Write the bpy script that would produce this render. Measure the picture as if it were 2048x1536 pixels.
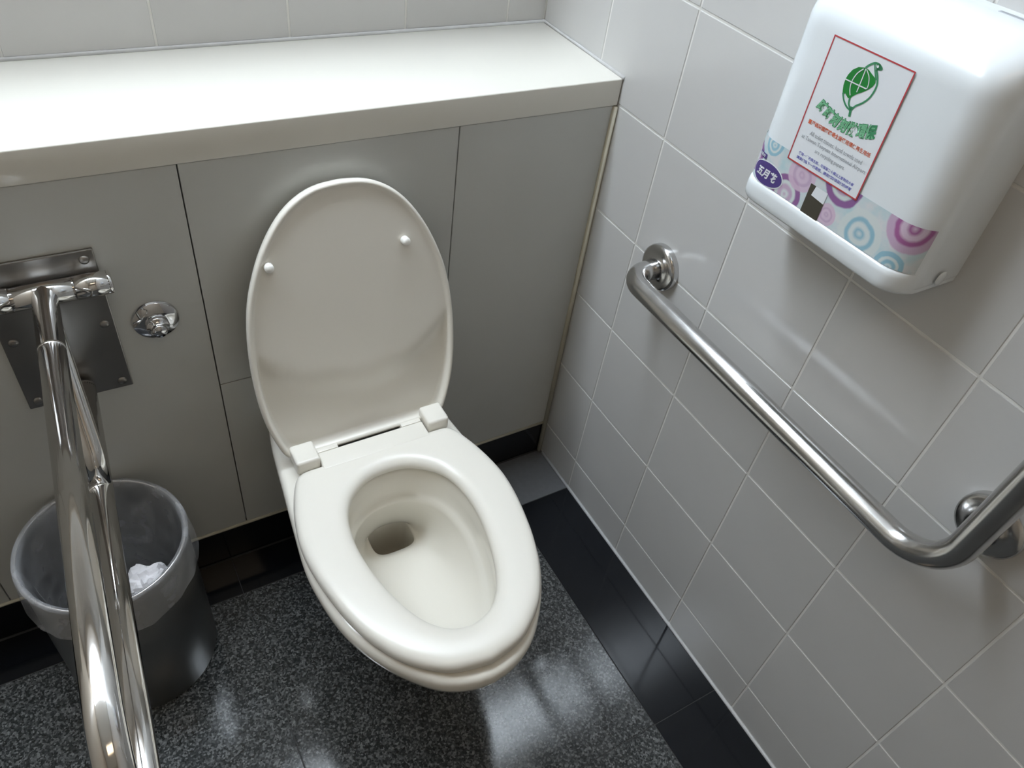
import bpy, bmesh, math, random
from mathutils import Vector, Matrix
from mathutils import noise as mnoise

random.seed(4)
for o in list(bpy.data.objects):
    bpy.data.objects.remove(o, do_unlink=True)
scene = bpy.context.scene
COL = scene.collection
PI = math.pi

# ------------------------------------------------------------------ camera
cam_data = bpy.data.cameras.new('camera')
cam_data.sensor_width = 36.0
cam_data.lens = 36.0 * 1525.433 / 2048.0
cam_data.clip_start = 0.02
cam = bpy.data.objects.new('camera', cam_data)
cam.location = (-0.84442, -0.85656, 1.4326)
cam.rotation_euler = (0.8063, -0.1221, -0.5154)
COL.objects.link(cam)
scene.camera = cam

# ------------------------------------------------------------------ world, lamp levels, exposure
world = bpy.data.worlds.new('world')
world.use_nodes = True
world.node_tree.nodes['Background'].inputs[0].default_value = (0.6, 0.65, 0.7, 1)
world.node_tree.nodes['Background'].inputs[1].default_value = 0.2
scene.world = world
LAMP_MAIN = 26.0        # ceiling luminaire above the ledge
FILL_ROOM = 2.8         # unseen warm fill panel added in the room behind
scene.view_settings.view_transform = 'Standard'
scene.view_settings.look = 'None'
scene.view_settings.gamma = 1.0
scene.view_settings.use_curve_mapping = False
scene.view_settings.exposure = 0.15

# ------------------------------------------------------------------ materials
MATS = {}
def pbr(name, col, rough=0.5, metal=0.0, spec=0.5, coat=0.0, alpha=1.0):
    m = bpy.data.materials.new(name); m.use_nodes = True
    b = m.node_tree.nodes['Principled BSDF']
    b.inputs['Base Color'].default_value = (*col, 1)
    b.inputs['Roughness'].default_value = rough
    b.inputs['Metallic'].default_value = metal
    b.inputs['Specular IOR Level'].default_value = spec
    b.inputs['Coat Weight'].default_value = coat
    b.inputs['Alpha'].default_value = alpha
    MATS[name] = m
    return m
def nodes(m): return m.node_tree.nodes, m.node_tree.links, m.node_tree.nodes['Principled BSDF']
def vary(name, col, amount=0.06, scale=6.0, rough=0.4, rough_amt=0.05, spec=0.5, metal=0.0, bump=0.0, bump_scale=400.0, per_object=0.0):
    """procedural colour mottling, roughness mottling and fine bump"""
    m = pbr(name, col, rough, metal, spec)
    n, l, b = nodes(m)
    tc = n.new('ShaderNodeTexCoord')
    nz = n.new('ShaderNodeTexNoise'); nz.inputs['Scale'].default_value = scale; nz.inputs['Detail'].default_value = 5
    l.new(tc.outputs['Object'], nz.inputs['Vector'])
    mr = n.new('ShaderNodeMapRange'); mr.inputs[3].default_value = 1 - amount; mr.inputs[4].default_value = 1 + amount
    l.new(nz.outputs['Fac'], mr.inputs[0])
    val = mr.outputs[0]
    if per_object:
        oi = n.new('ShaderNodeObjectInfo')
        mr2 = n.new('ShaderNodeMapRange'); mr2.inputs[3].default_value = 1 - per_object; mr2.inputs[4].default_value = 1 + per_object
        l.new(oi.outputs['Random'], mr2.inputs[0])
        mu = n.new('ShaderNodeMath'); mu.operation = 'MULTIPLY'
        l.new(val, mu.inputs[0]); l.new(mr2.outputs[0], mu.inputs[1]); val = mu.outputs[0]
    vm = n.new('ShaderNodeVectorMath'); vm.operation = 'SCALE'
    vm.inputs[0].default_value = col
    l.new(val, vm.inputs['Scale']); l.new(vm.outputs[0], b.inputs['Base Color'])
    r = n.new('ShaderNodeMapRange'); r.inputs[3].default_value = max(0.02, rough - rough_amt); r.inputs[4].default_value = rough + rough_amt
    l.new(nz.outputs['Fac'], r.inputs[0]); l.new(r.outputs[0], b.inputs['Roughness'])
    if bump:
        n2 = n.new('ShaderNodeTexNoise'); n2.inputs['Scale'].default_value = bump_scale; n2.inputs['Detail'].default_value = 3
        l.new(tc.outputs['Object'], n2.inputs['Vector'])
        bp = n.new('ShaderNodeBump'); bp.inputs['Strength'].default_value = bump; bp.inputs['Distance'].default_value = 0.001
        l.new(n2.outputs['Fac'], bp.inputs['Height']); l.new(bp.outputs[0], b.inputs['Normal'])
    return m

vary('wall_tile', (0.60, 0.595, 0.585), 0.03, 9, 0.19, 0.03, 0.5, bump=0.02, bump_scale=60, per_object=0.025)
vary('grout', (0.78, 0.77, 0.74), 0.06, 30, 0.8, 0.05)
vary('dark_grout', (0.05, 0.05, 0.05), 0.2, 30, 0.7, 0.05)
vary('plain_wall', (0.48, 0.42, 0.35), 0.03, 3, 0.35, 0.05)
vary('ceiling_paint', (0.82, 0.80, 0.76), 0.02, 3, 0.8, 0.05)
vary('ledge_acrylic', (0.75, 0.73, 0.665), 0.02, 4, 0.22, 0.04)
vary('laminate', (0.575, 0.585, 0.565), 0.05, 5, 0.38, 0.05, bump=0.03, bump_scale=700)
vary('sealant', (0.55, 0.52, 0.42), 0.15, 40, 0.6, 0.05)
vary('bead', (0.62, 0.62, 0.62), 0.15, 40, 0.45, 0.05)
vary('black_granite', (0.008, 0.0095, 0.0125), 0.3, 60, 0.10, 0.04, 0.42)
vary('grey_granite', (0.145, 0.15, 0.16), 0.15, 80, 0.32, 0.05, 0.6)
vary('porcelain', (0.83, 0.80, 0.725), 0.004, 3, 0.11, 0.0)
vary('seat_plastic', (0.82, 0.79, 0.72), 0.004, 2, 0.28, 0.0)
vary('white_rubber', (0.85, 0.84, 0.80), 0.03, 30, 0.5, 0.05)
vary('dispenser_plastic', (0.80, 0.845, 0.875), 0.012, 6, 0.16, 0.03)
pbr('chrome', (0.62, 0.62, 0.63), 0.06, 1.0)
vary('polished_steel', (0.72, 0.71, 0.70), 0.05, 20, 0.09, 0.03, metal=1.0)
vary('satin_steel', (0.62, 0.615, 0.61), 0.06, 25, 0.20, 0.05, metal=1.0)
vary('brushed_plate', (0.30, 0.285, 0.27), 0.10, 18, 0.34, 0.06, metal=1.0)
vary('bin_steel', (0.25, 0.25, 0.245), 0.08, 12, 0.36, 0.05, metal=1.0)
vary('paper', (0.82, 0.80, 0.82), 0.03, 30, 0.8, 0.05)
vary('lamp_housing', (0.8, 0.8, 0.8), 0.02, 10, 0.5, 0.05)
pbr('ink_red', (0.50, 0.05, 0.06), 0.4)
pbr('ink_orange', (0.62, 0.12, 0.05), 0.4)
pbr('ink_green', (0.012, 0.22, 0.035), 0.4)
pbr('ink_soft_green', (0.19, 0.50, 0.28), 0.4)
pbr('ink_deep_green', (0.05, 0.26, 0.12), 0.4)
pbr('ink_grey', (0.30, 0.32, 0.35), 0.4)
pbr('ink_blue', (0.12, 0.12, 0.48), 0.4)
pbr('ink_purple', (0.085, 0.055, 0.23), 0.35)
pbr('ink_white', (0.78, 0.80, 0.84), 0.35)
pbr('window_dark', (0.075, 0.068, 0.052), 0.2)
vary('card', (0.80, 0.83, 0.87), 0.01, 20, 0.33, 0.04)
pbr('dark_gap', (0.03, 0.027, 0.022), 0.7)

def granite():
    m = pbr('speckled_granite', (0.1, 0.1, 0.1), 0.13, 0, 0.7)
    n, l, b = nodes(m)
    tc = n.new('ShaderNodeTexCoord')
    geo = n.new('ShaderNodeNewGeometry')
    v = n.new('ShaderNodeTexVoronoi'); v.inputs['Scale'].default_value = 310; v.inputs['Randomness'].default_value = 1
    l.new(geo.outputs['Position'], v.inputs['Vector'])
    sep = n.new('ShaderNodeSeparateColor'); l.new(v.outputs['Color'], sep.inputs[0])
    nz = n.new('ShaderNodeTexNoise'); nz.inputs['Scale'].default_value = 130; nz.inputs['Detail'].default_value = 6; nz.inputs['Roughness'].default_value = 0.7
    l.new(geo.outputs['Position'], nz.inputs['Vector'])
    mx = n.new('ShaderNodeMath'); mx.operation = 'ADD'
    l.new(sep.outputs[0], mx.inputs[0]); l.new(nz.outputs['Fac'], mx.inputs[1])
    half = n.new('ShaderNodeMath'); half.operation = 'MULTIPLY'; half.inputs[1].default_value = 0.5
    l.new(mx.outputs[0], half.inputs[0])
    cr = n.new('ShaderNodeValToRGB')
    e = cr.color_ramp.elements
    e[0].position = 0.25; e[0].color = (0.014, 0.016, 0.017, 1)
    e[1].position = 0.88; e[1].color = (0.27, 0.28, 0.285, 1)
    k = e.new(0.48); k.color = (0.042, 0.046, 0.047, 1)
    k = e.new(0.66); k.color = (0.115, 0.12, 0.122, 1)
    l.new(half.outputs[0], cr.inputs[0])
    l.new(cr.outputs[0], b.inputs['Base Color'])
    n2 = n.new('ShaderNodeTexNoise'); n2.inputs['Scale'].default_value = 14; n2.inputs['Detail'].default_value = 5
    l.new(geo.outputs['Position'], n2.inputs['Vector'])
    r = n.new('ShaderNodeMapRange'); r.inputs[3].default_value = 0.05; r.inputs[4].default_value = 0.15
    l.new(n2.outputs['Fac'], r.inputs[0]); l.new(r.outputs[0], b.inputs['Roughness'])
    bp = n.new('ShaderNodeBump'); bp.inputs['Strength'].default_value = 0.03; bp.inputs['Distance'].default_value = 0.001
    l.new(nz.outputs['Fac'], bp.inputs['Height']); l.new(bp.outputs[0], b.inputs['Normal'])
granite()

def film():
    m = bpy.data.materials.new('bag_film'); m.use_nodes = True
    n, l = m.node_tree.nodes, m.node_tree.links
    b = n['Principled BSDF']
    b.inputs['Base Color'].default_value = (0.72, 0.73, 0.76, 1); b.inputs['Roughness'].default_value = 0.25
    tr = n.new('ShaderNodeBsdfTransparent'); mix = n.new('ShaderNodeMixShader')
    tc = n.new('ShaderNodeTexCoord'); nz = n.new('ShaderNodeTexNoise'); nz.inputs['Scale'].default_value = 25; nz.inputs['Detail'].default_value = 6
    l.new(tc.outputs['Object'], nz.inputs['Vector'])
    mr = n.new('ShaderNodeMapRange'); mr.inputs[1].default_value = 0.3; mr.inputs[2].default_value = 0.75
    mr.inputs[3].default_value = 0.16; mr.inputs[4].default_value = 0.46
    l.new(nz.outputs['Fac'], mr.inputs[0]); l.new(mr.outputs[0], mix.inputs[0])
    l.new(tr.outputs[0], mix.inputs[1]); l.new(b.outputs[0], mix.inputs[2])
    l.new(mix.outputs[0], n['Material Output'].inputs['Surface'])
    MATS['bag_film'] = m
film()

def emitter(name, col, strength):
    m = bpy.data.materials.new(name); m.use_nodes = True
    n, l = m.node_tree.nodes, m.node_tree.links
    n.remove(n['Principled BSDF'])
    e = n.new('ShaderNodeEmission'); e.inputs[0].default_value = (*col, 1); e.inputs[1].default_value = strength
    l.new(e.outputs[0], n['Material Output'].inputs['Surface'])
    MATS[name] = m
emitter('diffuser_main', (0.865, 0.97, 1.07), LAMP_MAIN)
emitter('diffuser_fill', (1.0, 0.77, 0.52), FILL_ROOM)

def swirl_print():
    """printed pastel band: curls of violet, pink and blue on pale mint (UV in metres along the band)"""
    m = pbr('swirl_print', (0.6, 0.7, 0.7), 0.25)
    n, l, b = nodes(m)
    uv = n.new('ShaderNodeUVMap'); uv.uv_map = 'UVMap'
    nz = n.new('ShaderNodeTexNoise'); nz.inputs['Scale'].default_value = 45; nz.inputs['Detail'].default_value = 3
    l.new(uv.outputs[0], nz.inputs['Vector'])
    base = n.new('ShaderNodeValToRGB')
    base.color_ramp.elements[0].position = 0.35; base.color_ramp.elements[0].color = (0.50, 0.66, 0.70, 1)
    base.color_ramp.elements[1].position = 0.65; base.color_ramp.elements[1].color = (0.70, 0.70, 0.72, 1)
    l.new(nz.outputs['Fac'], base.inputs[0])
    off = n.new('ShaderNodeVectorMath'); off.operation = 'MULTIPLY_ADD'
    off.inputs[1].default_value = (0.006, 0.006, 0); 
    l.new(nz.outputs['Color'], off.inputs[0]); l.new(uv.outputs[0], off.inputs[2])
    cur = base.outputs[0]
    V = (0.25, 0.075, 0.28); P = (0.55, 0.38, 0.55); L = (0.66, 0.50, 0.64); Bl = (0.27, 0.50, 0.62); W = (0.66, 0.72, 0.72); M = (0.34, 0.07, 0.27)
    #        s       z      R     outer  mid   inner  turns
    sw = [(0.008, 0.024, 0.020, V, P, W), (0.040, 0.050, 0.014, Bl, W, Bl), (0.078, 0.005, 0.024, V, W, P),
          (0.092, 0.036, 0.021, L, P, L), (0.142, 0.012, 0.014, L, P, L), (0.149, 0.053, 0.026, V, W, P),
          (0.190, 0.014, 0.029, W, Bl, W), (0.236, 0.000, 0.018, Bl, W, Bl), (0.243, 0.050, 0.031, P, M, L)]
    for s, z, R, c1, c2, c3 in sw:
        su = n.new('ShaderNodeVectorMath'); su.operation = 'SUBTRACT'; su.inputs[1].default_value = (s + 0.003, z + 0.003, 0)
        l.new(off.outputs[0], su.inputs[0])
        le = n.new('ShaderNodeVectorMath'); le.operation = 'LENGTH'; l.new(su.outputs[0], le.inputs[0])
        di = n.new('ShaderNodeMath'); di.operation = 'DIVIDE'; di.inputs[1].default_value = R; l.new(le.outputs['Value'], di.inputs[0])
        cr = n.new('ShaderNodeValToRGB'); el = cr.color_ramp.elements
        el[0].position = 0.0; el[0].color = (*c3, 1); el[1].position = 0.86; el[1].color = (*c1, 1)
        for pos, c in ((0.16, c2), (0.3, c3), (0.42, c3), (0.52, c2), (0.62, c2), (0.70, c1)):
            k = el.new(pos); k.color = (*c, 1)
        l.new(di.outputs[0], cr.inputs[0])
        ms = n.new('ShaderNodeMapRange'); ms.inputs[1].default_value = 0.93; ms.inputs[2].default_value = 1.0
        ms.inputs[3].default_value = 0.9; ms.inputs[4].default_value = 0.0
        l.new(di.outputs[0], ms.inputs[0])
        mix = n.new('ShaderNodeMix'); mix.data_type = 'RGBA'
        l.new(ms.outputs[0], mix.inputs[0]); l.new(cur, mix.inputs[6]); l.new(cr.outputs[0], mix.inputs[7])
        cur = mix.outputs[2]
    l.new(cur, b.inputs['Base Color'])
swirl_print()

# ------------------------------------------------------------------ helpers
def tag(o, label=None, cat=None, group=None, kind=None):
    if label: o['label'] = label
    if cat: o['category'] = cat
    if group: o['group'] = group
    if kind: o['kind'] = kind
    return o
def link(name, me, mat, parent=None, smooth=False, loc=None):
    o = bpy.data.objects.new(name, me); COL.objects.link(o)
    if mat and not me.materials: me.materials.append(MATS[mat])
    if smooth:
        for p in me.polygons: p.use_smooth = True
    if parent: o.parent = parent
    if loc: o.location = loc
    return o
def empty(name, loc=(0, 0, 0)):
    o = bpy.data.objects.new(name, None); COL.objects.link(o); o.location = loc
    o.empty_display_size = 0.05
    return o
def mesh(name, vs, fs):
    me = bpy.data.meshes.new(name); me.from_pydata([tuple(v) for v in vs], [], fs); me.update()
    return me
def fix(me):
    bm = bmesh.new(); bm.from_mesh(me); bmesh.ops.recalc_face_normals(bm, faces=bm.faces); bm.to_mesh(me); bm.free(); me.update()
    return me
def box_me(name, lo, hi, bevel=0.0, seg=1):
    bm = bmesh.new(); bmesh.ops.create_cube(bm, size=1.0)
    for v in bm.verts:
        v.co = Vector([lo[i] + (v.co[i] + 0.5) * (hi[i] - lo[i]) for i in range(3)])
    if bevel:
        bmesh.ops.bevel(bm, geom=list(bm.edges), offset=bevel, segments=seg, affect='EDGES', profile=0.5)
    me = bpy.data.meshes.new(name); bm.to_mesh(me); bm.free()
    return me
def box(name, lo, hi, mat, parent=None, bevel=0.0, seg=1, smooth=False):
    return link(name, box_me(name, lo, hi, bevel, seg), mat, parent, smooth)
def fillet(pts, radii, n=10):
    """polyline with rounded corners"""
    out = [Vector(pts[0])]
    for i in range(1, len(pts) - 1):
        a, b, c = Vector(pts[i-1]), Vector(pts[i]), Vector(pts[i+1])
        r = radii[i-1]
        d1 = (a - b).normalized(); d2 = (c - b).normalized()
        ang = d1.angle(d2)
        t = r / math.tan(ang / 2)
        p1 = b + d1 * t; p2 = b + d2 * t
        cen = b + (d1 + d2).normalized() * (r / math.sin(ang / 2))
        v1 = p1 - cen; v2 = p2 - cen
        tot = v1.angle(v2); ax = v1.cross(v2).normalized()
        for k in range(n + 1):
            out.append(cen + Matrix.Rotation(tot * k / n, 3, ax) @ v1)
    out.append(Vector(pts[-1]))
    return out
def tube_me(name, path, r, seg=24, caps=True):
    P = [Vector(p) for p in path]
    T = []
    for i in range(len(P)):
        a = P[max(i-1, 0)]; b = P[min(i+1, len(P)-1)]
        T.append((b - a).normalized())
    up = Vector((0, 0, 1)) if abs(T[0].z) < 0.9 else Vector((1, 0, 0))
    N = (up - T[0] * up.dot(T[0])).normalized()
    vs, fs = [], []
    for i, p in enumerate(P):
        if i:
            N = (N - T[i] * N.dot(T[i])).normalized()
        B = T[i].cross(N)
        rr = r[i] if isinstance(r, (list, tuple)) else r
        for k in range(seg):
            a = 2 * PI * k / seg
            vs.append(p + N * math.cos(a) * rr + B * math.sin(a) * rr)
    for i in range(len(P) - 1):
        for k in range(seg):
            fs.append((i*seg + k, i*seg + (k+1) % seg, (i+1)*seg + (k+1) % seg, (i+1)*seg + k))
    if caps:
        fs.append(tuple(range(seg-1, -1, -1))); fs.append(tuple(range((len(P)-1)*seg, len(P)*seg)))
    return fix(mesh(name, vs, fs))
def tube(name, path, r, mat, parent=None, seg=24):
    o = link(name, tube_me(name, path, r, seg), mat, parent, True)
    return o
def lathe_me(name, prof, origin, axis, seg=40):
    """profile of (radius, height along axis)"""
    ax = Vector(axis).normalized()
    up = Vector((0, 0, 1)) if abs(ax.z) < 0.9 else Vector((1, 0, 0))
    N = (up - ax * up.dot(ax)).normalized(); B = ax.cross(N)
    vs, fs = [], []
    for (r, h) in prof:
        for k in range(seg):
            a = 2 * PI * k / seg
            vs.append(Vector(origin) + ax * h + (N * math.cos(a) + B * math.sin(a)) * max(r, 1e-5))
    for i in range(len(prof) - 1):
        for k in range(seg):
            fs.append((i*seg + k, i*seg + (k+1) % seg, (i+1)*seg + (k+1) % seg, (i+1)*seg + k))
    return fix(mesh(name, vs, fs))
def lathe(name, prof, origin, axis, mat, parent=None, seg=40):
    return link(name, lathe_me(name, prof, origin, axis, seg), mat, parent, True)
def auto_smooth(o, deg=35):
    """sharp edges where faces meet steeply, smooth elsewhere"""
    me = o.data
    bm = bmesh.new(); bm.from_mesh(me)
    for f in bm.faces: f.smooth = True
    for e in bm.edges:
        if len(e.link_faces) == 2 and e.calc_face_angle(0) > math.radians(deg): e.smooth = False
    bm.to_mesh(me); bm.free()
    return o

# ================================================================== THE SETTING
YB = 0.39           # back wall
YP = 0.132          # front of the boxed-in panels
XL, YF, ZC = -1.80, -1.95, 2.25
# ---- right wall: grout bed with separate tiles
wr = tag(box('wall_right', (0.0012, YF, -0.02), (0.12, YB, ZC), 'grout'), kind='structure')
def tile_mesh(name, w, h, t=0.008, bev=0.0008):
    return box_me(name, (-w/2, -h/2, -t), (w/2, h/2, 0), bev)
tile_cache = {}
def place_tile(a0, a1, z0, z1, parent, face):
    """face 'R': on x=0 looking -x, a = y.  face 'B': on y=YB looking -y, a = x"""
    g = 0.0018
    w, h = round(a1 - a0 - 2*g, 5), round(z1 - z0 - 2*g, 5)
    if w < 0.01 or h < 0.01: return
    key = (w, h)
    if key not in tile_cache:
        me = tile_mesh('tile', w, h); me.materials.append(MATS['wall_tile']); tile_cache[key] = me
    o = bpy.data.objects.new('tile', tile_cache[key]); COL.objects.link(o)
    c, zc = (a0 + a1) / 2, (z0 + z1) / 2
    if face == 'R':
        M = Matrix(((0, 0, -1, 0), (-1, 0, 0, c), (0, 1, 0, zc), (0, 0, 0, 1)))
    else:
        M = Matrix(((1, 0, 0, c), (0, 0, -1, YB), (0, 1, 0, zc), (0, 0, 0, 1)))
    o.matrix_world = M
    o.parent = parent
yb = [YB] + [0.2 - 0.2*k for k in range(0, 11)] + [YF]
zb = [0.004] + [0.1 + 0.2*k for k in range(0, 12)] + [ZC]
for i in range(len(yb) - 1):
    for j in range(len(zb) - 1):
        if yb[i+1] >= 0.19 and zb[j+1] < 0.9: continue      # hidden behind the boxing
        place_tile(yb[i+1], yb[i], zb[j], zb[j+1], wr, 'R')
# ---- back wall above the ledge
wb = tag(box('wall_back', (XL, YB + 0.0012, -0.02), (0.12, YB + 0.12, ZC), 'grout'), kind='structure')
xb = [-0.0005] + [-0.081 - 0.2*k for k in range(0, 9)] + [XL]
zb2 = [0.947] + [1.1 + 0.2*k for k in range(0, 7)] + [ZC]
for i in range(len(xb) - 1):
    for j in range(len(zb2) - 1):
        place_tile(xb[i+1], xb[i], zb2[j], zb2[j+1], wb, 'B')
tag(box('wall_left', (XL - 0.1, YF - 0.1, -0.02), (XL, YB + 0.12, ZC), 'plain_wall'), kind='structure')
tag(box('wall_front', (XL, YF - 0.1, -0.02), (0.12, YF, ZC), 'plain_wall'), kind='structure')
tag(box('ceiling', (XL - 0.1, YF - 0.1, ZC), (0.12, YB + 0.12, ZC + 0.1), 'ceiling_paint'), kind='structure')

# ---- unseen box added above the ledge to shade the back wall
tag(box('shade_box', (XL, 0.292, 1.62), (-0.10, YB, 1.80), 'plain_wall', None, 0.003), kind='structure')

# ---- floor: bedding slab with granite tiles and black border pieces
fl = tag(box('floor', (XL, YF, -0.06), (0.0, YP + 0.02, -0.0012), 'dark_grout'), kind='structure')
def slab(name, x0, x1, y0, y1, mat):
    g = 0.0009
    return box(name, (x0 + g, y0 + g, -0.02), (x1 - g, y1 - g, 0.0), mat, fl, 0.0005)
XS, YS = -0.157, 0.042
gx = [XS, -0.763, -1.371, XL]; gy = [YS, -0.556, -1.156, YF]
for i in range(3):
    for j in range(3):
        slab('granite_tile', gx[i+1], gx[i], gy[j+1], gy[j], 'speckled_granite')
slab('border_tile', XS, 0.0, 0.0, YP, 'grey_granite')  # corner piece in a paler, rougher grey than the other border tiles
for a, b in ((0.0, -0.556), (-0.556, -1.156), (-1.156, YF)):
    slab('border_tile', XS, 0.0, b, a, 'black_granite')
bx = [XS, -0.763, -1.371, XL]
for i in range(3):
    slab('border_tile', bx[i+1], bx[i], YS, YP, 'black_granite')
# ---- plinth under the boxing, sealant lines
bb = tag(box('baseboard_back', (XL, YP + 0.003, 0.0), (-0.003, YP + 0.02, 0.101), 'black_granite', None, 0.001), kind='structure')
tag(tube('trim_1', [(XL, YP + 0.001, 0.1045), (-0.004, YP + 0.001, 0.1045)], 0.0042, 'sealant', None, 8), kind='structure')
tag(tube('trim_2', [(-0.0045, YP - 0.001, 0.001), (-0.0045, YP - 0.001, 0.897)], 0.0055, 'sealant', None, 8), kind='structure')
tag(tube('trim_3', [(-0.0005, YP - 0.012, 0.0008), (-0.0005, YF, 0.0008)], 0.0042, 'bead', None, 8), kind='structure')
tag(tube('trim_4', [(XL, YB - 0.001, 0.946), (-0.001, YB - 0.001, 0.946), (-0.001, 0.128, 0.946)], 0.0035, 'bead', None, 8), kind='structure')

# ---- boxed-in cistern front: separate boards
hs = empty('cistern_panelling', (-0.9, YP, 0.0))
tag(hs, 'grey laminate access boards boxing in the wall behind the toilet', 'panelling')
def board(x0, x1, z0, z1, name='board'):
    g = 0.0009
    o = box(name, (x0 + g, YP, z0 + g), (x1 - g, YP + 0.018, z1 - g), 'laminate', hs, 0.0006)
    o.matrix_parent_inverse = hs.matrix_world.inverted()
    return o
bpy.context.view_layer.update()
ZP0, ZP1 = 0.1075, 0.8985
board(-0.302, -0.006, ZP0, ZP1)
board(-0.719, -0.302, 0.493, ZP1)
board(-0.719, -0.302, ZP0, 0.493)
board(-1.136, -0.719, ZP0, ZP1)
board(-1.553, -1.136, ZP0, ZP1)
board(XL, -1.553, ZP0, ZP1)
bk = box('backing_frame', (XL + 0.002, YP + 0.02, 0.11), (-0.01, YP + 0.03, 0.897), 'dark_gap', hs)
bk.matrix_parent_inverse = hs.matrix_world.inverted()
# ---- ledge
lg = link('ledge_shelf', box_me('ledge_shelf', (XL, 0.1295, 0.8985), (-0.0015, YB, 0.9447), 0.0022, 3), 'ledge_acrylic', None)
auto_smooth(lg, 40)
tag(lg, 'long cream ledge running along the wall above the grey boards', 'ledge')

# ================================================================== TOILET
TX = -0.507
def catmull(pts, n=14):
    out = []
    for i in range(len(pts) - 1):
        p0 = pts[max(i-1, 0)]; p1 = pts[i]; p2 = pts[i+1]; p3 = pts[min(i+2, len(pts)-1)]
        for k in range(n):
            t = k / n
            out.append(tuple(0.5 * ((2*p1[j]) + (-p0[j] + p2[j])*t + (2*p0[j] - 5*p1[j] + 4*p2[j] - p3[j])*t*t
                       + (-p0[j] + 3*p1[j] - 3*p2[j] + p3[j])*t**3) for j in range(2)))
    out.append(pts[-1])
    return out
def closed(half):
    """right half outline (w, v) from centre-back to centre-front -> closed polygon"""
    L = [(-w, v) for (w, v) in reversed(half) if w > 1e-6]
    return half + L
def star(poly, centre, n):
    """resample a star-shaped closed polygon at n even angles about centre"""
    cx, cy = centre
    res = []
    m = len(poly)
    for k in range(n):
        a = 2 * PI * k / n
        d = (math.cos(a), math.sin(a)); best = None
        for i in range(m):
            x1, y1 = poly[i][0] - cx, poly[i][1] - cy
            x2, y2 = poly[(i+1) % m][0] - cx, poly[(i+1) % m][1] - cy
            ex, ey = x2 - x1, y2 - y1
            det = d[0] * (-ey) + d[1] * ex
            if abs(det) < 1e-12: continue
            t = (x1 * (-ey) + y1 * ex) / det
            u = (d[0] * y1 - d[1] * x1) / det
            if t > 0 and -1e-9 <= u <= 1 + 1e-9 and (best is None or t > best): best = t
        res.append((cx + d[0]*best, cy + d[1]*best))
    return res
def offset(pts, d):
    """push ring points outward (d>0) along the local normal"""
    n = len(pts); out = []
    for i in range(n):
        ax, ay = pts[i-1]; bx_, by_ = pts[(i+1) % n]
        tx, ty = bx_ - ax, by_ - ay
        L = math.hypot(tx, ty) or 1
        out.append((pts[i][0] + ty / L * d, pts[i][1] - tx / L * d))
    return out
def loft(name, rings, mat, parent, cap_start=False, cap_end=False, loop=False):
    n = len(rings[0]); vs = [p for r in rings for p in r]; fs = []
    m = len(rings)
    for i in range(m if loop else m - 1):
        for k in range(n):
            a, b = i * n, ((i + 1) % m) * n
            fs.append((a + k, a + (k+1) % n, b + (k+1) % n, b + k))
    if cap_start: fs.append(tuple(range(n-1, -1, -1)))
    if cap_end: fs.append(tuple(range((m-1)*n, m*n)))
    return link(name, fix(mesh(name, vs, fs)), mat, parent, True)
NR = 144
CEN = (0.0, -0.22)
seat_half = [(0.0, -0.030), (0.128, -0.030)] + catmull([(0.138, -0.033), (0.149, -0.045), (0.163, -0.080), (0.174, -0.120), (0.181, -0.170),
             (0.178, -0.225), (0.166, -0.290), (0.151, -0.338), (0.134, -0.374), (0.113, -0.405), (0.085, -0.431), (0.052, -0.451), (0.0, -0.4615)], 6)
hole_half = catmull([(0.0, -0.0785), (0.028, -0.0815), (0.055, -0.094), (0.080, -0.117), (0.095, -0.148), (0.101, -0.185), (0.1015, -0.215),
             (0.097, -0.255), (0.088, -0.296), (0.074, -0.336), (0.055, -0.369), (0.029, -0.391), (0.0, -0.398)], 6)
rim_half = [(0.0, 0.131), (0.140, 0.131)] + catmull([(0.148, 0.122), (0.152, 0.095), (0.158, 0.060), (0.168, -0.030), (0.178, -0.120), (0.1845, -0.190),
             (0.182, -0.240), (0.173, -0.296), (0.158, -0.341), (0.137, -0.381), (0.113, -0.414), (0.086, -0.443), (0.060, -0.461), (0.028, -0.473), (0.0, -0.4765)], 6)
SO = star(closed(seat_half), CEN, NR)
HO = star(closed(hole_half), CEN, NR)
RO = star(closed(rim_half), CEN, NR)
toilet = empty('toilet', (TX, 0.131, 0.0))
tag(toilet, 'cream wall-hung toilet with its lid raised against the grey boards', 'toilet')
bpy.context.view_layer.update()
def adopt(o, par):
    o.parent = par; o.matrix_parent_inverse = par.matrix_world.inverted(); return o
def lift(ring, z): return [(TX + p[0], p[1], z) for p in ring]
def squeeze(ring, sx, sy): return [(p[0]*sx, 0.131 + (p[1]-0.131)*sy) for p in ring]
rings = []
for z, sx, sy in ((0.060, 0.30, 0.25), (0.062, 0.52, 0.44), (0.075, 0.58, 0.50), (0.11, 0.64, 0.56), (0.16, 0.72, 0.66), (0.21, 0.76, 0.72), (0.26, 0.83, 0.81), (0.295, 0.895, 0.872), (0.315, 0.935, 0.915), (0.330, 0.965, 0.950)):
    rings.append(lift(squeeze(RO, sx, sy), z))
for z, d in ((0.345, -0.0062), (0.358, -0.0020), (0.370, -0.0006), (0.378, -0.002), (0.3835, -0.006), (0.3855, -0.011)):
    r2 = [(p[0], min(p[1], 0.131)) for p in offset(RO, d)]
    rings.append(lift(r2, z))
H2 = offset(HO, 0.016); rings.append(lift(H2, 0.3855))
for z, d in ((0.3835, 0.010), (0.377, 0.006), (0.350, 0.004), (0.330, 0.002), (0.320, -0.002), (0.3165, -0.006)):
    rings.append(lift(offset(HO, d), z))
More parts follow.
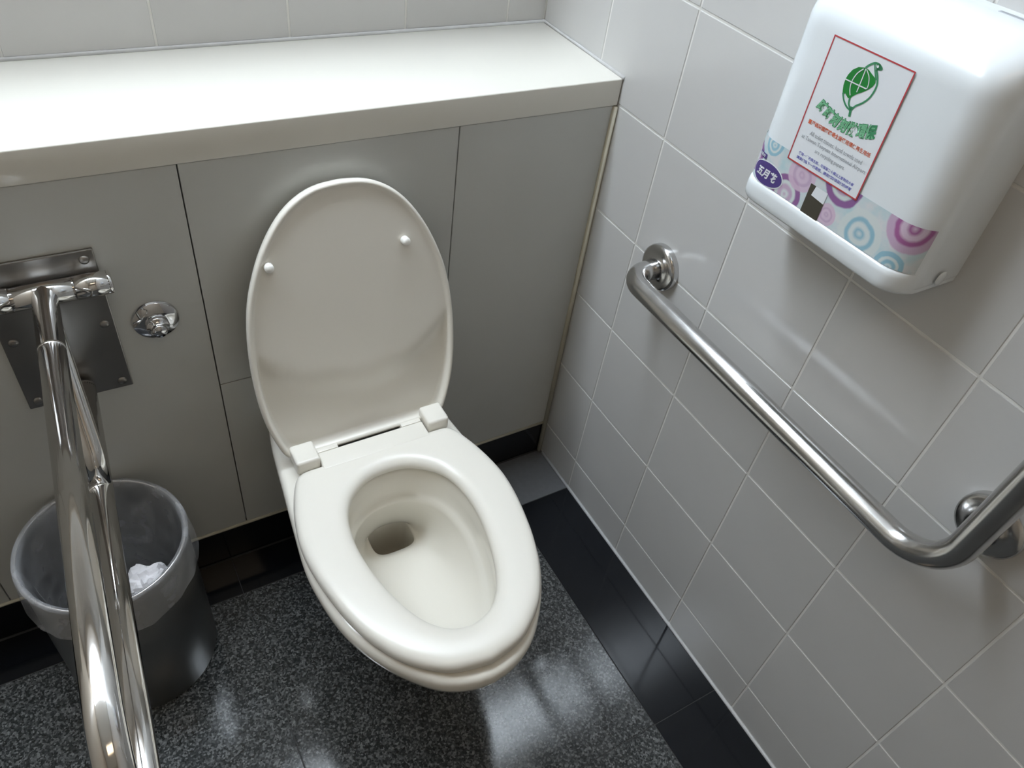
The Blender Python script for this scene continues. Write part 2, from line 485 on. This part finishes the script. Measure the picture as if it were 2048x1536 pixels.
# sloping basin down to the outlet well
wc = (0.009, -0.082)
well = []
for k in range(NR):
    a = math.atan2(HO[k][1] - CEN[1], HO[k][0] - CEN[0])
    e = 3.6
    r = (abs(math.cos(a) / 0.041)**e + abs(math.sin(a) / 0.033)**e) ** (-1/e)
    well.append((wc[0] + r * math.cos(a), wc[1] + r * math.sin(a)))
H3 = offset(HO, -0.006)
for f in (0.06, 0.14, 0.24, 0.36, 0.48, 0.60, 0.72, 0.82, 0.90, 0.96, 1.0):
    z = 0.3165 - 0.108 * (math.sin(f * PI / 2) ** 0.85) - 0.008 * f
    rings.append(lift([(h[0] + (w[0]-h[0])*f, h[1] + (w[1]-h[1])*f) for h, w in zip(H3, well)], z))
for z, s, dy in ((0.196, 0.985, 0), (0.185, 0.96, 0.001), (0.150, 0.92, 0.003), (0.110, 0.88, 0.005), (0.094, 0.80, 0.008), (0.089, 0.54, 0.014), (0.086, 0.42, 0.016), (0.074, 0.40, 0.018), (0.070, 0.2, 0.018)):
    rings.append(lift([(wc[0] + (w[0]-wc[0])*s - (0.012 if s < 0.55 else 0), wc[1] + dy + (w[1]-wc[1])*s) for w in well], z))
bowl = adopt(loft('bowl', rings, 'porcelain', None, True, True), toilet)
# seat
sr = []
for z, d in ((0.3885, -0.010), (0.3890, -0.004), (0.3925, -0.0005), (0.398, 0.0), (0.404, -0.0015), (0.4085, -0.0045), (0.4112, -0.009), (0.4124, -0.015), (0.4128, -0.022)):
    sr.append(lift(offset(SO, d), z))
for f in (0.35, 0.65):
    sr.append(lift([(a[0]*(1-f) + b[0]*f, a[1]*(1-f) + b[1]*f) for a, b in zip(offset(SO, -0.022), offset(HO, 0.02))], 0.4128))
for z, d in ((0.4122, 0.018), (0.4108, 0.012), (0.4085, 0.007), (0.405, 0.0028), (0.400, 0.0005), (0.394, 0.0), (0.3895, 0.003), (0.3885, 0.008)):
    sr.append(lift(offset(HO, d), z))
seat = adopt(loft('seat', sr, 'seat_plastic', None, loop=True), toilet)
# tongue of the seat between the hinges (same casting)
tg = box('seat_tongue', (TX - 0.098, -0.045, 0.3905), (TX + 0.098, -0.006, 0.4124), 'seat_plastic', None, 0.003, 3)
auto_smooth(tg); adopt(tg, seat)
for s in (-1, 1):
    k = box('seat_lug', (TX + s*0.078 - 0.019, -0.0058, 0.3905), (TX + s*0.078 + 0.019, 0.0035, 0.4122), 'seat_plastic', None, 0.0015, 2)
    auto_smooth(k); adopt(k, seat)
# lid
TL = math.radians(12.0)
AX = Vector((0, math.sin(TL), math.cos(TL))); NN = Vector((0, -math.cos(TL), math.sin(TL))); HO0 = Vector((TX, 0.006, 0.412))
lid_half = [(0.0, -0.012), (0.131, -0.012)] + catmull([(0.141, -0.008), (0.149, 0.004), (0.159, 0.034), (0.168, 0.072), (0.1735, 0.120), (0.1745, 0.180), (0.1705, 0.235),
            (0.162, 0.284), (0.146, 0.332), (0.125, 0.375), (0.099, 0.411), (0.071, 0.435), (0.038, 0.4495), (0.0, 0.4535)], 6)
LC = (0.0, 0.22)
LO = star(closed(lid_half), LC, NR)
def orient(ring):
    a = sum(ring[i-1][0]*ring[i][1] - ring[i][0]*ring[i-1][1] for i in range(len(ring)))
    return a > 0
def l3(p, h): return tuple(HO0 + Vector((p[0], 0, 0)) + AX * p[1] + NN * h)
def sm(t): t = max(0, min(1, t)); return t*t*(3 - 2*t)
def lid_depth(p):
    """inner face: flat near the hinges, dished above a crescent-shaped slope"""
    q1 = math.hypot(p[0] / 0.190, (p[1] - 0.310) / 0.192)
    q2 = math.hypot(p[0] / 0.215, (p[1] - 0.310) / 0.235)
    t = (q1 - 1) / max(1e-6, (q1 - 1) - (q2 - 1))
    return -0.0040 - 0.0120 * sm(t)
lr = []
for f in (0.02, 0.1, 0.2, 0.3, 0.4, 0.48, 0.55, 0.60, 0.65, 0.70, 0.75, 0.80, 0.84, 0.88, 0.91):
    ring = [(LC[0] + (p[0]-LC[0])*f, LC[1] + (p[1]-LC[1])*f) for p in LO]
    lr.append([l3(p, lid_depth(p)) for p in ring])
ins = offset(LO, -0.0125); lr.append([l3(p, lid_depth(p)) for p in ins])
for d, h in ((-0.0095, -0.0035), (-0.0075, -0.0012), (-0.0050, 0.0), (-0.0025, -0.0006), (-0.0006, -0.003), (0.0, -0.007), (-0.0015, -0.015), (-0.006, -0.0205), (-0.014, -0.0235)):
    lr.append([l3(p, h) for p in offset(LO, d)])
for f in (0.8, 0.5, 0.02):
    lr.append([l3((LC[0] + (p[0]-LC[0])*f, LC[1] + (p[1]-LC[1])*f), -0.0235 - 0.004*(1-f)) for p in LO])
lid = adopt(loft('lid', lr, 'seat_plastic', None, True, True), toilet)
for bxp, bs in ((-0.122, 0.0), (0.0935, 0.0)):
    # rubber buffers, found on the inner face about 0.34 m up the lid
    s = 0.343
    base = Vector(l3((bxp, s), -0.0048))
    bp = lathe('buffer', [(0.0, 0.013), (0.0035, 0.0128), (0.0058, 0.0115), (0.0068, 0.009), (0.007, 0.0), (0.007, -0.002)], base, NN, 'white_rubber', None, 20)
    adopt(bp, lid)
for s in (-1, 1):
    cx = TX + (0.1215 if s > 0 else -0.1185)
    vs = []
    # hinge ear: foot over the seat notch, top blending into the lid corner
    k = box('hinge_ear', (cx - 0.0205, -0.029, 0.396), (cx + 0.0205, 0.016, 0.4255), 'seat_plastic', None, 0.005, 4)
    auto_smooth(k, 50); adopt(k, lid)
gap = box('hinge_slot', (TX - 0.058, -0.0055, 0.3865), (TX + 0.058, 0.006, 0.400), 'dark_gap', None); adopt(gap, lid)

# ================================================================== FLUSH BUTTON
fb = empty('flush_button', (-0.790, YP, 0.657))
tag(fb, 'round chrome push button set in the grey board between rail plate and toilet', 'flush button')
bpy.context.view_layer.update()
adopt(lathe('flange', [(0.033, 0.0), (0.0335, 0.002), (0.032, 0.005), (0.026, 0.0085), (0.017, 0.0105), (0.0135, 0.011), (0.0, 0.011)], (-0.790, YP - 0.0002, 0.657), (0, -1, 0), 'chrome', None, 48), fb)
adopt(lathe('button', [(0.0165, 0.008), (0.0165, 0.020), (0.0155, 0.0215), (0.011, 0.022), (0.011, 0.031), (0.010, 0.033), (0.0, 0.0332)], (-0.790, YP - 0.0002, 0.657), (0, -1, 0), 'chrome', None, 12), fb)
auto_smooth(fb.children[1], 25)

# ================================================================== FOLD-DOWN RAIL (left)
rail = empty('folding_rail', (-0.912, YP, 0.66))
tag(rail, 'fold-down steel support rail hinged to the wall plate left of the toilet', 'support rail')
bpy.context.view_layer.update()
pl = box('wall_plate', (-0.985, YP - 0.006, 0.546), (-0.8435, YP - 0.0002, 0.797), 'brushed_plate', None, 0.0015, 2); adopt(pl, rail)
for sx, sz in ((-0.857, 0.783), (-0.857, 0.672), (-0.857, 0.560), (-0.971, 0.783), (-0.971, 0.672), (-0.971, 0.560)):
    adopt(lathe('screw', [(0.0065, 0.0), (0.006, 0.0022), (0.004, 0.0034), (0.0, 0.0038)], (sx, YP - 0.0058, sz), (0, -1, 0), 'brushed_plate', None, 16), pl)
HZ, HY = 0.754, 0.108
adopt(tube('hinge_barrel', [(-0.836, HY, HZ), (-0.8770, HY, HZ)], 0.0165, 'polished_steel', None), rail)
adopt(lathe('barrel_cap', [(0.0165, 0.0), (0.0160, 0.003), (0.012, 0.0048), (0.0, 0.005)], (-0.8362, HY, HZ), (1, 0, 0), 'polished_steel', None, 28), rail)
adopt(tube('hinge_sleeve', [(-0.8778, HY, HZ), (-0.9520, HY, HZ)], 0.0160, 'polished_steel', None), rail)
adopt(tube('hinge_barrel', [(-0.9528, HY, HZ), (-0.996, HY, HZ)], 0.0165, 'polished_steel', None), rail)
RT, LZ = 0.0156, 0.572
ua, ub_, lb_, la = Vector((-0.9140, HY, HZ)), Vector((-0.9425, -0.571, HZ)), Vector((-0.9440, -0.571, LZ)), Vector((-0.9085, 0.112, LZ))
path = fillet([ua, ub_, lb_, la], (0.0895, 0.0895), 18)
k = tube('loop_tube', path, RT, 'polished_steel', None, 32); adopt(k, rail)
k = tube('brace', fillet([(-0.9160, 0.052, HZ - 0.004), (-0.9150, 0.040, 0.735), (-0.9140, -0.055, 0.615), (-0.9160, -0.082, LZ + 0.004)], (0.03, 0.05), 10), 0.0135, 'polished_steel', None, 24); adopt(k, rail)
def weld(y, z, x):
    return adopt(tube('weld_ring', [(x, y + 0.003, z), (x, y + 0.001, z), (x, y - 0.001, z), (x, y - 0.003, z)], [0.0155, 0.0159, 0.0159, 0.0155], 'polished_steel', None, 28), rail)
weld(-0.010, HZ, -0.9189)
weld(-0.092, LZ, -0.9197)
adopt(lathe('stop_end', [(0.0156, 0.0), (0.0152, 0.004), (0.012, 0.0080), (0.0, 0.0090)], tuple(la), (0.055, 1, 0), 'polished_steel', None, 28), rail)

# ================================================================== GRAB BAR (right)
gb = empty('grab_bar', (0.0, -0.4, 0.70))
tag(gb, 'brushed steel L-shaped grab bar fixed to the tiled wall under the paper dispenser', 'grab bar')
bpy.context.view_layer.update()
BXX, BZ, BR = -0.075, 0.7005, 0.0175
Y2 = -0.716
path = fillet([(-0.006, -0.0800, 0.704), (BXX, -0.0800, 0.704), (BXX, Y2, BZ), (BXX, Y2 - 0.013, 1.12), (-0.006, Y2 - 0.013, 1.12)], (0.036, 0.070, 0.036), 14)
adopt(tube('bar', path, BR, 'satin_steel', None, 32), gb)
def rosette(y, z):
    return adopt(lathe('flange', [(0.0415, 0.0), (0.0418, 0.008), (0.0405, 0.0125), (0.036, 0.0150), (0.028, 0.0158), (0.0178, 0.0162), (0.0175, 0.018)], (-0.0002, y, z), (-1, 0, 0), 'satin_steel', None, 48), gb)
rosette(-0.0800, 0.704)
rosette(-0.7110, 0.757)
rosette(Y2 - 0.013, 1.12)
adopt(tube('stub', [(-0.006, -0.7110, 0.757), (-0.074, -0.7150, 0.757)], 0.0145, 'satin_steel', None, 28), gb)

# ================================================================== WASTE BIN, LINER, TISSUE
BC = Vector((-0.952, 0.004, 0.0)); BRD = 0.1225; BH = 0.350
bn = empty('waste_bin', (BC.x, BC.y, 0.0))
tag(bn, 'round steel waste bin on the floor behind the fold-down rail', 'waste bin')
bpy.context.view_layer.update()
adopt(lathe('body', [(0.0, 0.006), (0.116, 0.006), (0.1185, 0.012), (0.1185, BH - 0.003), (0.1190, BH), (0.1205, BH + 0.001), (BRD, BH), (BRD, 0.004), (0.120, 0.0005), (0.0, 0.0005)], BC, (0, 0, 1), 'bin_steel', None, 72), bn)
adopt(link('rim', tube_me('rim', [BC + Vector((0.1215 * math.cos(2*PI*k/72), 0.1215 * math.sin(2*PI*k/72), BH)) for k in range(73)], 0.0024, 10, False), 'satin_steel', None, True), bn)
# liner: outer flap, turn over the rim, and a sack hanging inside
vs, fs = [], []
NS = 120
prof = [('o', 1.00), ('o', 0.80), ('o', 0.6), ('o', 0.4), ('o', 0.2), ('o', 0.05), ('t', 0), ('t', 1), ('i', 0.03), ('i', 0.12), ('i', 0.25), ('i', 0.4), ('i', 0.55), ('i', 0.7), ('i', 0.85), ('i', 1.0)]
for (kd, t) in prof:
    for k in range(NS):
        a = 2 * PI * k / NS
        c, s = math.cos(a), math.sin(a)
        if kd == 'o':
            drop = 0.070 + 0.012 * mnoise.noise(Vector((c*1.3, s*1.3, 3.1)))
            r = 0.1265 + 0.0060 * t + t * 0.005 * mnoise.noise(Vector((c*5, s*5, t*2.0)))
            r = max(r, 0.1255); z = BH + 0.001 - drop * t
        elif kd == 't':
            r, z = (0.1252, BH + 0.0030) if t == 0 else (0.1185, BH + 0.0036)
        else:
            r = 0.1155 - 0.022 * t - 0.012 * abs(mnoise.noise(Vector((c*4, s*4, t*3.0)))) * min(1, t*6)
            z = BH - 0.002 - 0.30 * t
            if t == 1.0: r *= 0.6
        vs.append((BC.x + r*c, min(BC.y + r*s, YP - 0.002), z))
m_ = len(prof)
for i in range(m_ - 1):
    for k in range(NS):
        fs.append((i*NS + k, i*NS + (k+1) % NS, (i+1)*NS + (k+1) % NS, (i+1)*NS + k))
fs.append(tuple(range((m_-1)*NS, m_*NS)))
ln = link('bin_liner', fix(mesh('bin_liner', vs, fs)), 'bag_film', None, True)
tag(ln, 'frosted clear plastic liner folded over the rim of the steel bin', 'bin liner')
def tissue(name, loc, size, seed, label):
    bm = bmesh.new(); bmesh.ops.create_icosphere(bm, subdivisions=4, radius=1.0)
    for v in bm.verts:
        d = v.co.normalized()
        q = 0.75 + 0.30 * mnoise.noise(d * 1.7 + Vector((seed, 0, 0))) + 0.22 * abs(mnoise.noise(d * 4 + Vector((0, seed, 0)))) + 0.06 * mnoise.noise(d * 11)
        v.co = Vector((d.x * q * size[0], d.y * q * size[1], d.z * q * size[2]))
    me = bpy.data.meshes.new(name); bm.to_mesh(me); bm.free()
    o = link(name, me, 'paper', None, False, loc)
    return tag(o, label, 'tissue')
tissue('crumpled_tissue', (BC.x + 0.040, BC.y - 0.006, 0.185), (0.050, 0.046, 0.070), 2.3, 'crumpled white tissue lying inside the lined steel bin')

# ================================================================== PAPER TOWEL DISPENSER
DY, DZ0 = -0.386, 0.9735
DW, DH, DD = 0.258, 0.266, 0.105
dp = empty('paper_dispenser', (0.0, DY, DZ0))
dp.rotation_euler = (math.radians(-1.6), 0, 0)
tag(dp, 'white plastic paper dispenser with a printed notice on the tiled wall', 'dispenser')
def sect(z):
    """half width, depth and corner radius of the casing at height z"""
    w, d, rc = DW / 2, DD, 0.036
    if z < 0.010:
        t = 1 - z / 0.010; k = 1 - math.sqrt(max(0, 1 - t*t)); d -= 0.010 * k; w -= 0.007 * k
    d -= 0.004 * max(0, (z - 0.03) / DH)
    rt = 0.050
    if z > DH - rt:
        t = (z - (DH - rt)) / rt; k = 1 - math.sqrt(max(0, 1 - t*t)); d -= 0.075 * k
    rt = 0.026
    if z > DH - rt:
        t = (z - (DH - rt)) / rt; k = 1 - math.sqrt(max(0, 1 - t*t)); w -= 0.026 * k
    rc = min(rc, d * 0.6)
    return w, d, rc
def section_pts(z, grow=0.0, nc=10):
    """from the wall on the far (+y) side round the front to the wall on the near side; local (x, y)"""
    w, d, rc = sect(z); w += grow; d += grow
    P = [(0.0, w), (-(d-rc)*0.5, w)]
    for k in range(nc + 1):
        a = PI/2 * k / nc
        P.append((-(d-rc) - rc*math.sin(a), (w-rc) + rc*math.cos(a)))
    for k in range(1, 8):
        P.append((-d, (w-rc) - 2*(w-rc)*k/8))
    for k in range(nc + 1):
        a = PI/2 * k / nc
        P.append((-(d-rc) - rc*math.cos(a), -(w-rc) - rc*math.sin(a)))
    P += [(-(d-rc)*0.5, -w), (0.0, -w)]
    return P
zl = [0.0, 0.0012, 0.003, 0.006, 0.010, 0.03, 0.06, 0.12, 0.18, 0.21, 0.216] + [DH - 0.050 + 0.050 * math.sin(PI/2 * k / 14) for k in range(1, 15)]
vs, fs = [], []
ns = len(section_pts(0.1))
for z in zl:
    vs += [(x, y, z) for x, y in section_pts(z)]
for i in range(len(zl) - 1):
    for k in range(ns - 1):
        fs.append((i*ns + k, i*ns + k + 1, (i+1)*ns + k + 1, (i+1)*ns + k))
fs.append(tuple(range(ns))); fs.append(tuple(range((len(zl)-1)*ns, len(zl)*ns)))
for i in range(len(zl) - 1):
    fs.append((i*ns, (i+1)*ns, (i+1)*ns + ns-1, i*ns + ns-1))
casing = link('casing', fix(mesh('casing', vs, fs)), 'dispenser_plastic', dp, True)
auto_smooth(casing, 40)
# lower lip: slightly proud rounded rail below the printed band
lz = [(0.0015, 0.0012), (0.004, 0.0026), (0.010, 0.0033), (0.020, 0.0033), (0.0255, 0.0026), (0.0275, 0.0008), (0.028, -0.002)]
vs, fs = [], []
for z, g in [(0.001, -0.003)] + lz:
    qa, qb = section_pts(max(z, 0.010), g), section_pts(max(z, 0.010), -0.0006)
    for kk in range(ns):
        f = min(1.0, max(0.0, (kk - 3) / 5.0), max(0.0, (ns - 4 - kk) / 7.0))
        vs.append((qb[kk][0] + (qa[kk][0]-qb[kk][0])*f, qb[kk][1] + (qa[kk][1]-qb[kk][1])*f, z))
for i in range(len(lz)):
    for k in range(ns - 1):
        fs.append((i*ns + k, i*ns + k + 1, (i+1)*ns + k + 1, (i+1)*ns + k))
lip = link('lower_lip', fix(mesh('lower_lip', vs, fs)), 'dispenser_plastic', dp, True)
# printed band conforming to the front and both rounded corners
BZ0, BZ1 = 0.0285, 0.0815
pts_lo = section_pts(0.05, 0.0007)
i0, i1 = 5, ns - 6
vs, fs, uvs = [], [], []
run = 0.0
cols = []
for k in range(i0, i1 + 1):
    if k > i0: run += math.hypot(pts_lo[k][0] - pts_lo[k-1][0], pts_lo[k][1] - pts_lo[k-1][1])
    cols.append(run)
for j, z in enumerate((BZ0, (BZ0+BZ1)/2, BZ1)):
    q = section_pts(z, 0.0007)
    for k in range(i0, i1 + 1):
        vs.append((q[k][0], q[k][1], z)); uvs.append((cols[k-i0], z - BZ0))
nn = i1 - i0 + 1
for j in range(2):
    for k in range(nn - 1):
        fs.append((j*nn + k, j*nn + k + 1, (j+1)*nn + k + 1, (j+1)*nn + k))
me = mesh('printed_band', vs, fs)
ul = me.uv_layers.new(name='UVMap')
for lp in me.loops: ul.data[lp.index].uv = uvs[lp.vertex_index]
band = link('printed_band', me, 'swirl_print', dp, True)
tag(band, 'pale band printed with violet and blue curls')
# front-face helper: local plane of the front, a = distance from the far edge of the card to the near side
XF = lambda z: -sect(z)[1]
def poly_obj(name, polys, mat, parent, lift_, y0, z0, flip=-1):
    """flat printed shapes; each polygon is a list of (a, b) in millimetres"""
    vs, fs = [], []
    for pg in polys:
        f = []
        for a, b in pg:
            z = z0 + b / 1000
            f.append(len(vs)); vs.append((XF(z) - lift_, y0 + flip * a / 1000, z))
        fs.append(tuple(f))
    return link(name, mesh(name, vs, fs), mat, parent)
def stroke(pts, w, n=5):
    """ribbon polygons along a smooth polyline"""
    P = catmull(pts, n) if len(pts) > 2 else pts
    out = []; L, R = [], []
    for i, p in enumerate(P):
        a = P[max(i-1, 0)]; b = P[min(i+1, len(P)-1)]
        tx, ty = b[0]-a[0], b[1]-a[1]; d = math.hypot(tx, ty) or 1
        L.append((p[0] - ty/d*w/2, p[1] + tx/d*w/2)); R.append((p[0] + ty/d*w/2, p[1] - tx/d*w/2))
    for i in range(len(P) - 1):
        out.append([L[i], L[i+1], R[i+1], R[i]])
    return out
def disc(c, r, ry=None, n=24): return [(c[0] + r*math.cos(2*PI*k/n), c[1] + (ry or r)*math.sin(2*PI*k/n)) for k in range(n)]
# notice card
CY, CZ = 0.386 - 0.3165, 0.9465 + 0.1 - DZ0         # far-lower corner of the card in the dispenser's frame
CW, CH = 106.0, 140.0
notice = poly_obj('notice', [[(0, 0), (CW, 0), (CW, CH), (0, CH)]], 'card', dp, 0.0007 + 0.0006, CY, CZ)
tag(notice, 'white notice with a red frame, a green emblem and small lettering')
E0, E1, E2 = 0.0016, 0.0019, 0.0022
fw = 1.5
poly_obj('frame', [[(0, 0), (CW, 0), (CW, fw), (0, fw)], [(0, CH-fw), (CW, CH-fw), (CW, CH), (0, CH)],
                   [(0, fw), (fw, fw), (fw, CH-fw), (0, CH-fw)], [(CW-fw, fw), (CW, fw), (CW, CH-fw), (CW-fw, CH-fw)]], 'ink_red', notice, E0, CY, CZ)
leaf = [(50.8, 123.8), (43.0, 121.6), (37.5, 116.8), (34.6, 110.9), (33.5, 105.3), (34.1, 99.1), (36.0, 93.4), (37.8, 90.9), (40.1, 92.8), (44.9, 90.0), (48.0, 90.1), (49.9, 93.3), (53.1, 96.8), (58.8, 101.2), (64.2, 106.0), (67.6, 110.5), (69.1, 114.7), (67.3, 118.6), (61.6, 120.8), (55.6, 123.4)]
poly_obj('emblem_leaf', [leaf], 'ink_green', notice, E0, CY, CZ)
st = []
st += stroke([(37.0, 92.6), (41.8, 86.1), (48.2, 81.5), (54.3, 80.1)], 2.0)
st += stroke([(54.0, 84.0), (54.8, 79), (56.0, 73.8)], 3.0)
st += stroke([(47.7, 91.0), (49.2, 85.3), (53.9, 81.0)], 2.2)
st += stroke([(64.2, 126.5), (68.6, 120.7), (71.5, 114.1), (71.6, 107.2), (69.3, 99.0), (64.2, 91.9), (58.1, 86.4), (55.2, 81.3)], 2.0)
st += stroke([(51.0, 123.8), (54.4, 127.9), (59.2, 131.5), (64.1, 132.0), (67.3, 130.8), (69.4, 129.0), (65.5, 127.6), (64.2, 125.5)], 2.2)
st += stroke([(59.5, 130.8), (62.4, 125.8), (68.3, 117.5)], 1.5)
st += [disc((65.0, 129.6), 3.0)]
poly_obj('emblem_outline', st, 'ink_deep_green', notice, E0 + 0.0001, CY, CZ)
wl = stroke([(33.4, 105.6), (62.1, 106.2)], 1.2) + stroke([(49.7, 122.2), (44.5, 115.4), (42.3, 106.6), (43.6, 99.1), (47.0, 93.3)], 1.1)
wl += stroke([(52.2, 123.2), (52.7, 111.7), (52.8, 99.1)], 1.1) + stroke([(53.4, 122.9), (59.4, 117.6), (62.3, 111.0), (62.5, 106.3)], 1.0) + [disc((64.2, 129.8), 1.3)]
poly_obj('emblem_meridians', wl, 'ink_white', notice, E1 + 0.0001, CY, CZ)

def text_me(body, height, width=None, bold=0.0, shear=0.0):
    """flat text mesh, centred on the origin, in metres (x right, y up)"""
    cu = bpy.data.curves.new('t', 'FONT'); cu.body = body; cu.size = 1.0; cu.offset = bold; cu.shear = shear; cu.resolution_u = 2
    to = bpy.data.objects.new('t', cu); COL.objects.link(to)
    dg = bpy.context.evaluated_depsgraph_get()
    me = bpy.data.meshes.new_from_object(to.evaluated_get(dg))
    bpy.data.objects.remove(to, do_unlink=True); bpy.data.curves.remove(cu)
    xs = [v.co.x for v in me.vertices]; ys = [v.co.y for v in me.vertices]
    w, h = max(xs) - min(xs), max(ys) - min(ys)
    sy = height / h; sx = width / w if width else sy
    cx, cy = (max(xs) + min(xs)) / 2, (max(ys) + min(ys)) / 2
    for v in me.vertices: v.co = Vector(((v.co.x - cx) * sx, (v.co.y - cy) * sy, 0))
    return me
def put_text(name, body, a, b, height, mat, parent, lift_, width=None, bold=0.0, rot=0.0, shear=0.0, y0=None, z0=None):
    """centre at (a, b) millimetres on the card"""
    y0 = CY if y0 is None else y0; z0 = CZ if z0 is None else z0
    me = text_me(body, height / 1000, width / 1000 if width else None, bold, shear)
    c, s = math.cos(rot), math.sin(rot)
    for v in me.vertices:
        x, y = v.co.x * c - v.co.y * s, v.co.x * s + v.co.y * c
        z = z0 + b/1000 + y
        v.co = Vector((XF(z) - lift_, y0 - (a/1000 + x), z))
    me.name = name
    return link(name, me, mat, parent)
arc = [(19.1, 69.7), (30.5, 66.3), (41.8, 64.0), (53.8, 63.1), (65.6, 64.0), (77.3, 66.8), (88.0, 70.8)]
for i, ch in enumerate('時時刻刻做環保'):
    p0 = arc[max(i-1, 0)]; p1 = arc[min(i+1, 6)]
    rot = math.atan2(p1[1]-p0[1], p1[0]-p0[0])
    put_text('green_letter', ch, arc[i][0], arc[i][1], 15.6, 'ink_deep_green', notice, E0, 13.6, 0.05, rot, 0.25)
    put_text('green_letter', ch, arc[i][0], arc[i][1], 14.2, 'ink_soft_green', notice, E1, 12.3, 0.03, rot, 0.25)
put_text('red_lettering', '臺灣桃園國際機場全面使用環保再生用紙', 54.0, 49.3, 5.2, 'ink_orange', notice, E0, 90.0, 0.02)
put_text('grey_lettering', 'All toilet tissues, hand towels used', 55.3, 38.2, 5.6, 'ink_grey', notice, E0, 76.0, 0.0)
put_text('grey_lettering', 'at Taiwan Taoyuan International Airport', 55.0, 30.8, 5.6, 'ink_grey', notice, E0, 94.0, 0.0)
put_text('grey_lettering', 'are recycling papers.', 54.5, 23.2, 5.6, 'ink_grey', notice, E0, 44.0, 0.0)
put_text('blue_lettering', '使用一噸的再生紙，可保留二十棵以上樹齡的大樹', 54.0, 13.0, 3.9, 'ink_blue', notice, E0, 83.0, 0.012)
put_text('blue_lettering', '讓我們為下一代著想，讓我們珍惜我們的綠樹', 53.5, 7.4, 3.9, 'ink_blue', notice, E0, 83.0, 0.012)
# brand oval and small tag follow the rounded corner of the band
def on_band(s_, z, lift_):
    q = section_pts(z, lift_)
    k = 0
    while k < len(cols) - 2 and cols[k+1] < s_: k += 1
    f = (s_ - cols[k]) / (cols[k+1] - cols[k])
    p, r = q[i0 + k], q[i0 + k + 1]
    return (p[0] + (r[0]-p[0])*f, p[1] + (r[1]-p[1])*f, z)
def curved(name, sc, zc, me_or_outline, mat, parent, lift_):
    if isinstance(me_or_outline, list):
        n = len(me_or_outline); rr = [0.0, 0.25, 0.5, 0.75, 1.0]
        pv = [(p[0]*f, p[1]*f) for f in rr[1:] for p in me_or_outline] + [(0.0, 0.0)]
        fs = [((j*n + k), (j*n + (k+1) % n), ((j+1)*n + (k+1) % n), ((j+1)*n + k)) for j in range(3) for k in range(n)]
        fs += [(len(pv)-1, k, (k+1) % n) for k in range(n)]
        me = mesh(name, [(a/1000, b/1000, 0) for a, b in pv], fs)
    else:
        me = me_or_outline; me.name = name
    for v in me.vertices:
        v.co = Vector(on_band(sc + v.co.x, zc + v.co.y, lift_))
    return link(name, me, mat, parent)
S0 = cols[12 - i0]
OZ = 0.9155 + 0.1 - DZ0
oval = curved('brand_oval', S0 + 0.004, OZ, disc((0, 0), 27.0, 15.0, 40), 'ink_white', dp, 0.0011)
curved('oval_field', S0 + 0.004, OZ, disc((0, 0), 25.6, 13.6, 40), 'ink_purple', oval, 0.0013)
curved('oval_lettering', S0 + 0.0045, OZ, text_me('五月花', 0.0125, 0.034, 0.04, 0.2), 'ink_white', oval, 0.0016)
ntag = curved('small_tag', S0 - 0.012, OZ + 0.0180, [(-8, -3), (-4, -3), (0, -3), (4, -3), (8, -3), (8, 3), (4, 3), (0, 3), (-4, 3), (-8, 3)], 'ink_purple', dp, 0.00135)
curved('tag_lettering', S0 - 0.012, OZ + 0.0180, text_me('NEW', 0.0038, 0.0115, 0.02), 'ink_white', ntag, 0.0016)
# paper level window cut in the band
WY, WZ = 0.386 - 0.3605, 0.900 + 0.1 - DZ0
win = poly_obj('level_window', [[(0, 1), (1.5, 0), (24.5, 0), (26, 1.5), (26, 36), (0, 36)]], 'window_dark', dp, 0.0012, WY, WZ)
poly_obj('paper_edge', [[(6, 24), (26, 22), (26, 36), (8, 36)]], 'card', win, 0.00125, WY, WZ)
# lock / key slot on the top, screw cover on the lower near corner
adopt_local = lathe('corner_cap', [(0.0085, 0.0), (0.0085, 0.0008), (0.007, 0.0014), (0.0, 0.0016)], (-0.040, -DW/2 - 0.0030, 0.016), (0, -1, 0), 'dispenser_plastic', dp, 24)
lk = box('key_slot', (-0.024, -0.070, DH - 0.004), (-0.016, -0.040, DH + 0.0004), 'ink_grey', dp, 0.001)

# ================================================================== LAMP AND ADDED FILL
def luminaire(loc, sx, sy, mat, label):
    t = empty('ceiling_lamp', loc); tag(t, label, 'ceiling lamp')
    for i, (lo, hi) in enumerate((((-sx/2 - 0.02, -sy/2 - 0.02, -0.018), (sx/2 + 0.02, -sy/2, 0)), ((-sx/2 - 0.02, sy/2, -0.018), (sx/2 + 0.02, sy/2 + 0.02, 0)),
                                  ((-sx/2 - 0.02, -sy/2, -0.018), (-sx/2, sy/2, 0)), ((sx/2, -sy/2, -0.018), (sx/2 + 0.02, sy/2, 0)))):
        box('frame_bar', lo, hi, 'lamp_housing', t, 0.002)
    box('diffuser', (-sx/2, -sy/2, -0.010), (sx/2, sy/2, -0.003), mat, t)
    return t
luminaire((-0.87, 0.245, ZC), 1.62, 0.21, 'diffuser_main', 'long bright ceiling lamp above the cream ledge')
luminaire((-0.70, -1.25, ZC), 1.00, 0.27, 'diffuser_fill', 'unseen warm fill panel added over the open floor of the room')  # added fill, warms and lifts the surfaces the main lamp misses
